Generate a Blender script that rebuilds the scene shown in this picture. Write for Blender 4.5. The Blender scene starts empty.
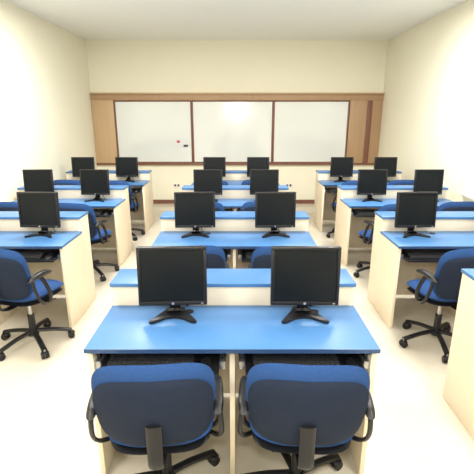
import bpy, bmesh, math, random
from mathutils import Vector, Matrix
random.seed(4)
S = bpy.context.scene
try:
    S.view_settings.view_transform = 'Standard'
except Exception:
    pass

# ---------------------------------------------------------------- materials
def mat(name, col, rough=0.5, metal=0.0, noise=0.0, nscale=20, bump=0.0, emis=None, estr=0, spec=0.5, coat=0, stretch=None):
    m = bpy.data.materials.new(name); m.use_nodes = True
    nt = m.node_tree; b = nt.nodes['Principled BSDF']
    b.inputs['Base Color'].default_value = (*col, 1)
    b.inputs['Roughness'].default_value = rough
    b.inputs['Metallic'].default_value = metal
    b.inputs['Specular IOR Level'].default_value = spec
    b.inputs['Coat Weight'].default_value = coat
    tc = nt.nodes.new('ShaderNodeTexCoord'); mp = nt.nodes.new('ShaderNodeMapping')
    if stretch: mp.inputs['Scale'].default_value = stretch
    nz = nt.nodes.new('ShaderNodeTexNoise'); nz.inputs['Scale'].default_value = nscale
    nz.inputs['Detail'].default_value = 4
    nt.links.new(tc.outputs['Object'], mp.inputs['Vector'])
    nt.links.new(mp.outputs[0], nz.inputs['Vector'])
    if noise > 0:
        r = nt.nodes.new('ShaderNodeMix'); r.data_type = 'RGBA'
        r.inputs[6].default_value = (*[max(0, c*(1-noise)) for c in col], 1)
        r.inputs[7].default_value = (*[min(1, c*(1+noise)) for c in col], 1)
        nt.links.new(nz.outputs['Fac'], r.inputs[0])
        nt.links.new(r.outputs[2], b.inputs['Base Color'])
    if bump > 0:
        bp = nt.nodes.new('ShaderNodeBump'); bp.inputs['Strength'].default_value = bump
        bp.inputs['Distance'].default_value = 0.002
        nt.links.new(nz.outputs['Fac'], bp.inputs['Height'])
        nt.links.new(bp.outputs[0], b.inputs['Normal'])
    if emis:
        b.inputs['Emission Color'].default_value = (*emis, 1)
        b.inputs['Emission Strength'].default_value = estr
    return m

M_wall = mat('wall_paint', (0.88, 0.845, 0.695), 0.8, noise=0.02, nscale=3, bump=0.1, spec=0.2)
M_ceil = mat('ceiling_paint', (0.93, 0.93, 0.90), 0.9, noise=0.02, nscale=4)
M_lam = mat('cream_laminate', (0.79, 0.69, 0.53), 0.45, noise=0.04, nscale=8, stretch=(3, 3, 0.5))
M_blue = mat('blue_laminate', (0.06, 0.175, 0.39), 0.36, noise=0.04, nscale=30, spec=0.45)
M_edge = mat('blue_edge_band', (0.03, 0.07, 0.17), 0.4, noise=0.03)
M_wood = mat('tan_wood_panel', (0.42, 0.27, 0.155), 0.5, noise=0.12, nscale=6, stretch=(4, 4, 0.4))
M_wood2 = mat('light_wood_panel', (0.55, 0.38, 0.22), 0.5, noise=0.10, nscale=6, stretch=(4, 4, 0.4))
M_dwood = mat('dark_wood_frame', (0.20, 0.085, 0.055), 0.45, noise=0.15, nscale=8)
M_white = mat('whiteboard_enamel', (0.74, 0.77, 0.77), 0.15, noise=0.01, nscale=2, spec=1.0)
M_black = mat('black_plastic', (0.010, 0.010, 0.012), 0.38, noise=0.1, nscale=60, spec=0.35)
M_screen = mat('lcd_screen', (0.006, 0.008, 0.010), 0.35, noise=0.1, nscale=3, spec=0.2)
M_key = mat('key_plastic', (0.03, 0.03, 0.033), 0.5, noise=0.1)
M_silver = mat('silver_badge', (0.6, 0.6, 0.62), 0.3, 0.8)
M_fab = mat('blue_fabric', (0.020, 0.060, 0.185), 0.9, noise=0.25, nscale=150, bump=0.3, spec=0.2)
M_fab2 = mat('charcoal_fabric', (0.012, 0.019, 0.040), 0.8, noise=0.25, nscale=150, bump=0.3, spec=0.2)
M_chrome = mat('steel', (0.45, 0.45, 0.47), 0.3, 0.9)
M_socket = mat('socket_plastic', (0.85, 0.84, 0.80), 0.4)
M_glow = mat('lamp_diffuser', (0.9, 0.9, 0.9), 0.5, emis=(1, 0.98, 0.93), estr=3)
M_frame = mat('white_aluminium', (0.8, 0.8, 0.78), 0.4)
M_glass = mat('frosted_glass', (0.62, 0.72, 0.70), 0.25, noise=0.04, nscale=5)
M_glint = mat('board_glint', (0.7, 0.72, 0.75), 0.8)  # pale tone painted for the flash reflection on the whiteboard
M_red = mat('marker_red', (0.5, 0.05, 0.04), 0.5)

def floor_mat():
    m = bpy.data.materials.new('cream_floor_tile'); m.use_nodes = True
    nt = m.node_tree; b = nt.nodes['Principled BSDF']
    tc = nt.nodes.new('ShaderNodeTexCoord')
    br = nt.nodes.new('ShaderNodeTexBrick'); br.offset = 0
    br.inputs['Scale'].default_value = 1
    br.inputs['Brick Width'].default_value = 0.6; br.inputs['Row Height'].default_value = 0.6
    br.inputs['Mortar Size'].default_value = 0.002
    br.inputs['Color1'].default_value = (0.70, 0.64, 0.53, 1)
    br.inputs['Color2'].default_value = (0.695, 0.635, 0.525, 1)
    br.inputs['Mortar'].default_value = (0.64, 0.58, 0.47, 1)
    nt.links.new(tc.outputs['Object'], br.inputs['Vector'])
    nz = nt.nodes.new('ShaderNodeTexNoise'); nz.inputs['Scale'].default_value = 14; nz.inputs['Detail'].default_value = 6
    nt.links.new(tc.outputs['Object'], nz.inputs['Vector'])
    mx = nt.nodes.new('ShaderNodeMix'); mx.data_type = 'RGBA'; mx.blend_type = 'MULTIPLY'
    mx.inputs[0].default_value = 0.10
    nt.links.new(br.outputs['Color'], mx.inputs[6]); nt.links.new(nz.outputs['Fac'], mx.inputs[7])
    nt.links.new(mx.outputs[2], b.inputs['Base Color'])
    b.inputs['Roughness'].default_value = 0.22
    return m
M_floor = floor_mat()

# ---------------------------------------------------------------- mesh builder
class MB:
    def __init__(s):
        s.bm = bmesh.new(); s.mats = []
    def mi(s, m):
        if m not in s.mats: s.mats.append(m)
        return s.mats.index(m)
    def _merge(s, tmp, m, xf=None):
        if xf is not None: bmesh.ops.transform(tmp, matrix=xf, verts=tmp.verts)
        bmesh.ops.recalc_face_normals(tmp, faces=tmp.faces)
        me = bpy.data.meshes.new('t'); 
        i = s.mi(m)
        for f in tmp.faces: f.material_index = i
        tmp.to_mesh(me); tmp.free(); s.bm.from_mesh(me); bpy.data.meshes.remove(me)
    def box(s, x0, x1, y0, y1, z0, z1, m, bev=0.0, xf=None, seg=2):
        t = bmesh.new(); bmesh.ops.create_cube(t, size=1)
        for v in t.verts:
            v.co = Vector(((x0+x1)/2+v.co.x*(x1-x0), (y0+y1)/2+v.co.y*(y1-y0), (z0+z1)/2+v.co.z*(z1-z0)))
        if bev > 0:
            bmesh.ops.bevel(t, geom=t.edges[:], offset=bev, segments=seg, profile=0.5, affect='EDGES')
        s._merge(t, m, xf)
    def cyl(s, p0, p1, r0, r1, m, n=16, xf=None):
        p0 = Vector(p0); p1 = Vector(p1); d = p1-p0
        t = bmesh.new(); bmesh.ops.create_cone(t, cap_ends=True, segments=n, radius1=r0, radius2=r1, depth=d.length)
        q = d.to_track_quat('Z', 'Y').to_matrix().to_4x4()
        bmesh.ops.transform(t, matrix=Matrix.Translation((p0+p1)/2) @ q, verts=t.verts)
        s._merge(t, m, xf)
    def prism(s, pts, axis, a0, a1, m, bev=0, xf=None):
        def P(p, a):
            return {'x': (a, p[0], p[1]), 'y': (p[0], a, p[1]), 'z': (p[0], p[1], a)}[axis]
        t = bmesh.new()
        lo = [t.verts.new(P(p, a0)) for p in pts]; hi = [t.verts.new(P(p, a1)) for p in pts]
        t.faces.new(lo[::-1]); t.faces.new(hi); n = len(pts)
        for i in range(n): t.faces.new((lo[i], lo[(i+1) % n], hi[(i+1) % n], hi[i]))
        if bev > 0:
            bmesh.ops.bevel(t, geom=t.edges[:], offset=bev, segments=2, profile=0.5, affect='EDGES')
        s._merge(t, m, xf)
    def tube(s, path, w, h, m, n=10, xf=None, up=Vector((0, 0, 1))):
        P = [Vector(p) for p in path]; Q = []
        for i in range(len(P)-1):
            a = P[max(i-1, 0)]; b = P[i]; c = P[i+1]; d = P[min(i+2, len(P)-1)]
            for k in range(6):
                u = k/6
                Q.append(0.5*((2*b)+(-a+c)*u+(2*a-5*b+4*c-d)*u*u+(-a+3*b-3*c+d)*u**3))
        Q.append(P[-1])
        t = bmesh.new(); rings = []
        side = None
        for i, p in enumerate(Q):
            tan = (Q[min(i+1, len(Q)-1)]-Q[max(i-1, 0)]).normalized()
            if side is None:
                side = tan.cross(up)
                if side.length < 1e-3: side = tan.cross(Vector((1, 0, 0)))
                side.normalize()
            side = (side - tan*side.dot(tan)).normalized()
            nn = tan.cross(side).normalized()
            rings.append([t.verts.new(p+side*math.cos(2*math.pi*k/n)*w/2+nn*math.sin(2*math.pi*k/n)*h/2) for k in range(n)])
        for i in range(len(rings)-1):
            for k in range(n):
                t.faces.new((rings[i][k], rings[i][(k+1) % n], rings[i+1][(k+1) % n], rings[i+1][k]))
        t.faces.new(rings[0][::-1]); t.faces.new(rings[-1])
        s._merge(t, m, xf)
    def pad(s, w, h, t_, m, defo=None, ex=4.0, rings=8, n=48, mback=None, xf=None):
        for sgn, mm in ((1, m), (-1, mback or m)):
            t = bmesh.new(); R = []
            for i in range(rings+1):
                r = (i/rings)**0.8
                th = t_/2*max(0, (1-r**5))**0.5
                row = []
                for k in range(n):
                    an = 2*math.pi*k/n; c = math.cos(an); q = math.sin(an)
                    a = w/2*r*math.copysign(abs(c)**(2/ex), c); b = h/2*r*math.copysign(abs(q)**(2/ex), q)
                    row.append((a, b, th*sgn))
                R.append(row)
            cen = t.verts.new(defo(0, 0, t_/2*sgn))
            V = [[t.verts.new(defo(*p)) for p in row] for row in R[1:]]
            for k in range(n):
                k2 = (k+1) % n
                t.faces.new((cen, V[0][k], V[0][k2]))
                for i in range(len(V)-1):
                    t.faces.new((V[i][k], V[i+1][k], V[i+1][k2], V[i][k2]))
            i0 = s.mi(mm)
            for f in t.faces:
                f.material_index = i0
            me = bpy.data.meshes.new('t')
            bmesh.ops.recalc_face_normals(t, faces=t.faces)
            t.faces.ensure_lookup_table()
            ref = Vector(defo(0, 0, 1.0*sgn))-Vector(defo(0, 0, 0))
            if t.faces[0].normal.dot(ref) < 0: bmesh.ops.reverse_faces(t, faces=t.faces[:])
            if xf is not None: bmesh.ops.transform(t, matrix=xf, verts=t.verts)
            t.to_mesh(me); t.free(); s.bm.from_mesh(me); bpy.data.meshes.remove(me)
    def mesh(s, name, scale=1.0):
        bmesh.ops.remove_doubles(s.bm, verts=s.bm.verts, dist=1e-6)
        for f in s.bm.faces: f.smooth = True
        for e in s.bm.edges:
            if len(e.link_faces) != 2 or e.calc_face_angle(0) > math.radians(32): e.smooth = False
        if scale != 1: bmesh.ops.scale(s.bm, vec=(scale,)*3, verts=s.bm.verts)
        me = bpy.data.meshes.new(name); s.bm.to_mesh(me); s.bm.free()
        for m in s.mats: me.materials.append(m)
        return me

def add(name, me, loc=(0, 0, 0), rz=0):
    o = bpy.data.objects.new(name, me); S.collection.objects.link(o)
    o.location = loc; o.rotation_euler = (0, 0, rz); return o
def boxobj(name, x0, x1, y0, y1, z0, z1, m, bev=0):
    b = MB(); b.box(x0, x1, y0, y1, z0, z1, m, bev); return add(name, b.mesh(name))

K = 0.88            # plan scale of the room
CZ = .75 + 1.15*K   # camera height

# ---------------------------------------------------------------- room
XR = 3.2*K; XL = -XR; YB = -1.6; YF = 9.6*K; H = 3.1
boxobj('floor', XL-.1, XR+.1, YB-.1, YF+.1, -0.1, 0, M_floor)
boxobj('ceiling', XL-.1, XR+.1, YB-.1, YF+.1, H, H+.1, M_ceil)
boxobj('wall_back', XL-.1, XR+.1, YF, YF+.1, 0, H, M_wall)
boxobj('wall_front', XL-.1, XR+.1, YB-.1, YB, 0, H, M_wall)
boxobj('wall_left', XL-.1, XL, YB, YF, 0, H, M_wall)
boxobj('wall_right', XR, XR+.1, YB, YF, 0, H, M_wall)
boxobj('baseboard_back', XL+.012, XR-.012, YF-.012, YF, 0, .08, M_dwood)
boxobj('baseboard_left', XL, XL+.012, YB, YF, 0, .08, M_lam)
boxobj('baseboard_right', XR-.012, XR, YB, YF, 0, .08, M_lam)

ZB = CZ-1.055*K; ZT = CZ+.30*K    # board bottom / top
b = MB()
e = XR-.004
b.box(-e, e, YF-.06, YF, ZT+.005, ZT+.118, M_wood, .004)
b.box(-e, e, YF-.10, YF, ZT+.118, ZT+.142, M_wood2, .004)       # top ledge
b.box(-e, -2.70*K-.01, YF-.05, YF, ZB, ZT+.005, M_wood2, .004)
b.box(2.47*K+.01, e, YF-.05, YF, ZB, ZT+.005, M_wood, .004)
b.box(2.86*K, 2.97*K, YF-.07, YF-.05, ZB, ZT, M_dwood, .004)
b.box(-e, e, YF-.065, YF, ZB-.035, ZB, M_dwood, .004)
add('wood_wall_panelling', b.mesh('wood_wall_panelling'))
def whiteboard(x0, x1):
    x0 *= K; x1 *= K
    b = MB(); z0, z1 = ZB+.003, ZT+.002; y = YF
    b.box(x0+.02, x1-.02, y-.035, y-.012, z0+.02, z1-.02, M_white)
    f = .024
    b.box(x0, x1, y-.05, y-.01, z1-f, z1, M_dwood, .003)
    b.box(x0, x1, y-.05, y-.01, z0, z0+f, M_dwood, .003)
    b.box(x0, x0+f, y-.05, y-.01, z0+f, z1-f, M_dwood, .003)
    b.box(x1-f, x1, y-.05, y-.01, z0+f, z1-f, M_dwood, .003)
    add('whiteboard', b.mesh('whiteboard'))
whiteboard(-2.70, -1.0); whiteboard(-.995, .80); whiteboard(.805, 2.47)
b = MB()  # flash reflection modelled as a pale patch, with small logo marks on it
b.box(-1.16, -1.02, YF-.040, YF-.035, ZB+.28, ZB+.48, M_glint)
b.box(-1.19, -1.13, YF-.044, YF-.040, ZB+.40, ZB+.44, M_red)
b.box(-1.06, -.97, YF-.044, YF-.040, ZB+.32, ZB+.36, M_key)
add('board_glint_logo', b.mesh('board_glint_logo'))
def socket(x, z):
    b = MB()
    b.box(x-.07, x+.07, YF-.012, YF, z-.045, z+.045, M_socket, .004)
    for dx in (-.033, .033):
        b.box(x+dx-.02, x+dx+.02, YF-.016, YF-.012, z-.02, z+.02, M_black, .002)
    add('power_socket', b.mesh('power_socket'))
socket(1.06, .38); socket(-1.23, .38)

# window on right wall
b = MB()
y0, y1, z0, z1 = 4.15, 5.05, .85, 2.1
b.box(XR-.02, XR, y0, y1, z0, z1, M_glass)
for (a, c, d, e) in ((y0-.05, y1+.05, z1, z1+.05), (y0-.05, y1+.05, z0-.05, z0), (y0-.05, y0, z0, z1), (y1, y1+.05, z0, z1), ((y0+y1)/2-.02, (y0+y1)/2+.02, z0, z1)):
    b.box(XR-.04, XR, a, c, d, e, M_frame, .004)
add('window_1', b.mesh('window_1'))

# ceiling lights
bl = MB()
bl.box(-.3, .3, -.6, .6, -.05, 0, M_frame, .005)
bl.box(-.27, .27, -.57, .57, -.056, -.049, M_glow)
for k in (-.14, 0, .14): bl.box(k-.006, k+.006, -.57, .57, -.064, -.056, M_frame)
lm = bl.mesh('ceiling_light')
for y in (0.2, 2.5, 4.8):
    for x in (-1.5, 1.5):
        add('ceiling_light', lm, (x, y, H))
        L = bpy.data.lights.new('troffer_lamp', 'AREA'); L.shape = 'RECTANGLE'; L.size = .56; L.size_y = 1.15
        L.energy = 54 if y < 4 else 90; L.color = (1, .98, .935)
        o = bpy.data.objects.new('troffer_lamp', L); S.collection.objects.link(o); o.location = (x, y, H-.075)

# ---------------------------------------------------------------- desk (two seats)
SC = .335
def desk_mesh():
    b = MB(); W = .76*K; D = .74*K; T = .75+.155*K; yb = .505*K
    b.box(-W, W, 0, .52*K, .728, .75, M_blue, .003)
    b.box(-W, W, -.003, 0.001, .729, .749, M_edge)
    prof = [(.02, 0), (.02, .728), (yb, .728), (yb, T-.022), (D, T-.022), (D, 0)]
    for x in (-W+.005, W-.03):
        b.prism(prof, 'x', x, x+.025, M_lam, .0015)
    b.box(-W+.03, W-.03, yb, yb+.018, .75, T-.022, M_lam, .0015)
    b.box(-W, W, yb-.013, D+.012, T-.022, T, M_blue, .003)
    b.box(-W+.03, W-.03, D-.02, D, .04, T-.022, M_lam, .0015)
    b.box(-.0125, .0125, .04, D-.02, 0, .728, M_lam, .0015)
    for c in (-SC, SC):
        b.box(c-.275, c+.275, -.06, .30, .632, .648, M_black, .003)
        b.box(c-.305, c-.275, .03, .36, .625, .665, M_chrome, .002)
        b.box(c+.275, c+.305, .03, .36, .625, .665, M_chrome, .002)
        for sx in (-.29, .29):
            b.box(c+sx-.006, c+sx+.006, .05, .34, .664, .729, M_black)
        b.cyl((c+.1, .42*K, .75), (c+.1, .42*K, .753), .025, .025, M_black, 20)
    return b.mesh('computer_desk')
DM = desk_mesh()

# ---------------------------------------------------------------- monitor
def monitor_mesh():
    b = MB(); w = .395; h = .348; zb = .085
    tilt = Matrix.Translation((0, 0, zb+h/2)) @ Matrix.Rotation(math.radians(-4), 4, 'X') @ Matrix.Translation((0, 0, -zb-h/2))
    z0 = zb; z1 = zb+h; f = .018
    b.box(-w/2, w/2, -.012, .018, z0, z1, M_black, .005, tilt)
    b.box(-w/2, w/2, -.022, -.010, z1-f, z1, M_black, .004, tilt)
    b.box(-w/2, w/2, -.022, -.010, z0, z0+f*1.3, M_black, .004, tilt)
    b.box(-w/2, -w/2+f, -.022, -.010, z0+f, z1-f, M_black, .004, tilt)
    b.box(w/2-f, w/2, -.022, -.010, z0+f, z1-f, M_black, .004, tilt)
    b.box(-w/2+f, w/2-f, -.0135, -.011, z0+f, z1-f, M_screen, 0, tilt)
    b.cyl((0, -.0235, z0+.012), (0, -.021, z0+.012), .008, .008, M_silver, 20, tilt)
    b.box(w/2-.035, w/2-.022, -.0235, -.021, z0+.008, z0+.014, M_silver, 0, tilt)
    b.prism([(-.15, z0+.05), (.15, z0+.05), (.15, z1-.05), (-.15, z1-.05)], 'y', .016, .045, M_black, .01, tilt)
    b.box(-.032, .032, .045, .072, .012, zb+.2, M_black, .008)
    b.box(-.028, .028, .03, .05, zb+.1, zb+.2, M_black, .006)
    out = [(-.138, -.085), (-.128, -.098), (-.105, -.092), (-.05, -.04), (0, -.028), (.05, -.04), (.105, -.092), (.128, -.098), (.138, -.085),
           (.10, -.02), (.06, .05), (.05, .10), (-.05, .10), (-.06, .05), (-.10, -.02)]
    b.prism(out, 'z', 0, .016, M_black, .003)
    b.cyl((0, .03, .015), (0, .04, .03), .05, .035, M_black, 24)
    b.tube([(.03, .06, .12), (.05, .12, .06), (.06, .14, .006), (.075, .135, .004)], .007, .007, M_black, 8)
    return b.mesh('computer_monitor', K)
MM = monitor_mesh()

def keyboard_mesh():
    b = MB()
    b.prism([(-.07, 0), (.075, 0), (.075, .026), (-.07, .012)], 'x', -.22, .22, M_black, .003)
    for r in range(5):
        y = -.058+r*.026; z = .013+(.026-.012)*(y+.07)/.145
        n = 18
        for k in range(n):
            if r == 0 and 4 <= k <= 8:
                if k > 4: continue
                x0 = -.21+k*.0235; x1 = x0+.0235*5-.003
            else:
                x0 = -.21+k*.0235; x1 = x0+.0205
            b.box(x0, x1, y, y+.022, z-.003, z+.006, M_key)
    return b.mesh('keyboard', .93)
KM = keyboard_mesh()
def mouse_mesh():
    b = MB()
    b.pad(.06, .11, .045, M_black, lambda a, c, t: (a, c, max(0, t)+.001), ex=2.4, rings=5, n=24)
    b.cyl((-.003, .03, .018), (.003, .03, .018), .008, .008, M_key, 12)
    return b.mesh('computer_mouse')
MO = mouse_mesh()

# ---------------------------------------------------------------- office chair (faces +Y)
def chair_mesh():
    b = MB()
    for k in range(5):
        a = math.radians(90+72*k+18); c, s = math.cos(a), math.sin(a)
        b.tube([(c*.03, s*.03, .115), (c*.15, s*.15, .10), (c*.28, s*.28, .068)], .042, .03, M_black, 10)
        b.cyl((c*.275, s*.275, .04), (c*.275, s*.275, .075), .009, .009, M_chrome, 8)
        px, py = -s, c
        for e in (-1, 1):
            b.cyl((c*.275+px*.006*e, s*.275+py*.006*e, .027), (c*.275+px*.026*e, s*.275+py*.026*e, .027), .027, .025, M_black, 16)
        b.pad(.06, .06, .05, M_black, lambda u, v, t, c=c, s=s: (c*.275+u, s*.275+v, .045+max(-.01, t*.5)), ex=2, rings=4, n=16)
    b.cyl((0, 0, .085), (0, 0, .135), .042, .035, M_black, 20)
    b.cyl((0, 0, .13), (0, 0, .26), .026, .026, M_black, 16)
    b.cyl((0, 0, .26), (0, 0, .40), .015, .015, M_chrome, 16)
    b.box(-.09, .09, -.11, .10, .385, .42, M_black, .01)
    b.tube([(.06, .03, .40), (.16, .03, .395), (.22, .04, .40)], .012, .010, M_black, 8)
    def seat(u, v, t):
        drop = -.035*max(0, (v/.23))**3 if v > 0 else .012*(v/.23)**2
        return (u, v, .475+t+drop+.012*(u/.24)**2)
    b.pad(.46, .45, .075, M_fab, seat, ex=3.6)
    b.pad(.44, .43, .03, M_black, lambda u, v, t: (u, v, .436+t-(.03*max(0, v/.23)**3)), ex=3.6)
    def back(u, v, t, off=0.0):
        cur = .060*(u/.25)**2
        lean = -.235-.16*(v/.42)*.45 - .02*math.cos(v/.21*1.3)
        wid = 1.0-.08*(max(0, -v)/.2)
        return (u*wid, lean+cur+t+off, .692+v-.012*(u/.24)**2*(1 if v > 0 else 0))
    b.pad(.475, .40, .055, M_fab, back, ex=4.6)
    b.pad(.462, .345, .03, M_fab2, lambda u, v, t: back(u, v-.026, t, -.027), ex=4.4)
    b.tube([(0, -.05, .405), (0, -.20, .40), (0, -.285, .44), (0, -.292, .54), (0, -.295, .64)], .06, .018, M_black, 10)
    for e in (-1, 1):
        x = .245*e
        b.tube([(.15*e, -.02, .415), (.23*e, -.04, .42), (x+.012*e, -.06, .50), (x+.01*e, -.10, .60), (x, -.13, .655)], .03, .022, M_black, 10)
        b.tube([(.15*e, -.03, .415), (.235*e, -.10, .42), (x+.014*e, -.18, .50), (x+.01*e, -.21, .60), (x, -.20, .655)], .024, .018, M_black, 8)
        b.pad(.05, .25, .035, M_black, lambda u, v, t, x=x: (x+u, -.125+v, .665+t-.02*(v/.12)**2), ex=3, rings=5, n=24)
    return b.mesh('office_chair')
CM = chair_mesh()

# ---------------------------------------------------------------- layout
DY = 1.876*K; SP = 1.735*K; ZD = .75
cols = {'L': -2.36*K, 'C': -.022, 'R': 2.24*K}
chairs = {  # (col,row,seat): (dx,dy,rot deg)
 ('C', 0, 0): (.022, -.065, 4), ('C', 0, 1): (-.030, -.065, -3),
 ('C', 1, 0): (.02, -.16, 5), ('C', 1, 1): (.04, -.18, -4),
 ('L', 1, 1): (.12, -.22, -14), ('R', 1, 0): (-.05, -.22, 10),
 ('L', 2, 1): (.08, -.24, -12), ('R', 2, 0): (-.02, -.26, 14),
 ('L', 3, 1): (.06, -.24, -8), ('R', 3, 0): (0, -.24, 8),
}
mon = {('C', 0, 0): .024, ('C', 0, 1): .016, ('C', 1, 0): -.01, ('R', 1, 0): -.10, ('L', 1, 1): .02}
for cn, cx in cols.items():
    for r in range(4):
        if cn == 'L' and r == 0: continue
        y = DY + SP*r
        x_ = cx + (.03 if (cn == 'R' and r == 0) else 0)
        add('computer_desk', DM, (x_, y, 0))
        for s_, mx in enumerate((-.375*K, .40*K)):
            add('computer_monitor', MM, (x_+mx+mon.get((cn, r, s_), 0), y+.36*K, ZD), math.radians(random.uniform(-3, 3)))
            sx = (-SC, SC)[s_]
            add('keyboard', KM, (x_+sx-.04, y+.03, .648))
            add('computer_mouse', MO, (x_+sx+.215, y+.02, .648))
            dx, dy, rz = chairs.get((cn, r, s_), (random.uniform(-.03, .03), random.uniform(-.2, -.14), random.uniform(-6, 6)))
            add('office_chair', CM, (x_+sx+dx, y+dy, 0), math.radians(rz))

# ---------------------------------------------------------------- flash + world
L = bpy.data.lights.new('camera_flash', 'AREA'); L.size = .20; L.energy = 30; L.color = (1, .99, .97)
o = bpy.data.objects.new('camera_flash', L); S.collection.objects.link(o)
o.location = (0, -.02, CZ+.24); o.rotation_euler = (math.radians(92), 0, 0)
w = bpy.data.worlds.new('World'); S.world = w; w.use_nodes = True
w.node_tree.nodes['Background'].inputs[0].default_value = (1, .97, .9, 1)
w.node_tree.nodes['Background'].inputs[1].default_value = .3

cam = bpy.data.cameras.new('Camera'); co = bpy.data.objects.new('Camera', cam); S.collection.objects.link(co)
cam.sensor_width = 36; cam.lens = 415/474*36; cam.clip_start = .02
co.location = (0, 0, CZ); co.rotation_euler = (math.radians(90-16.4), 0, 0)
S.camera = co
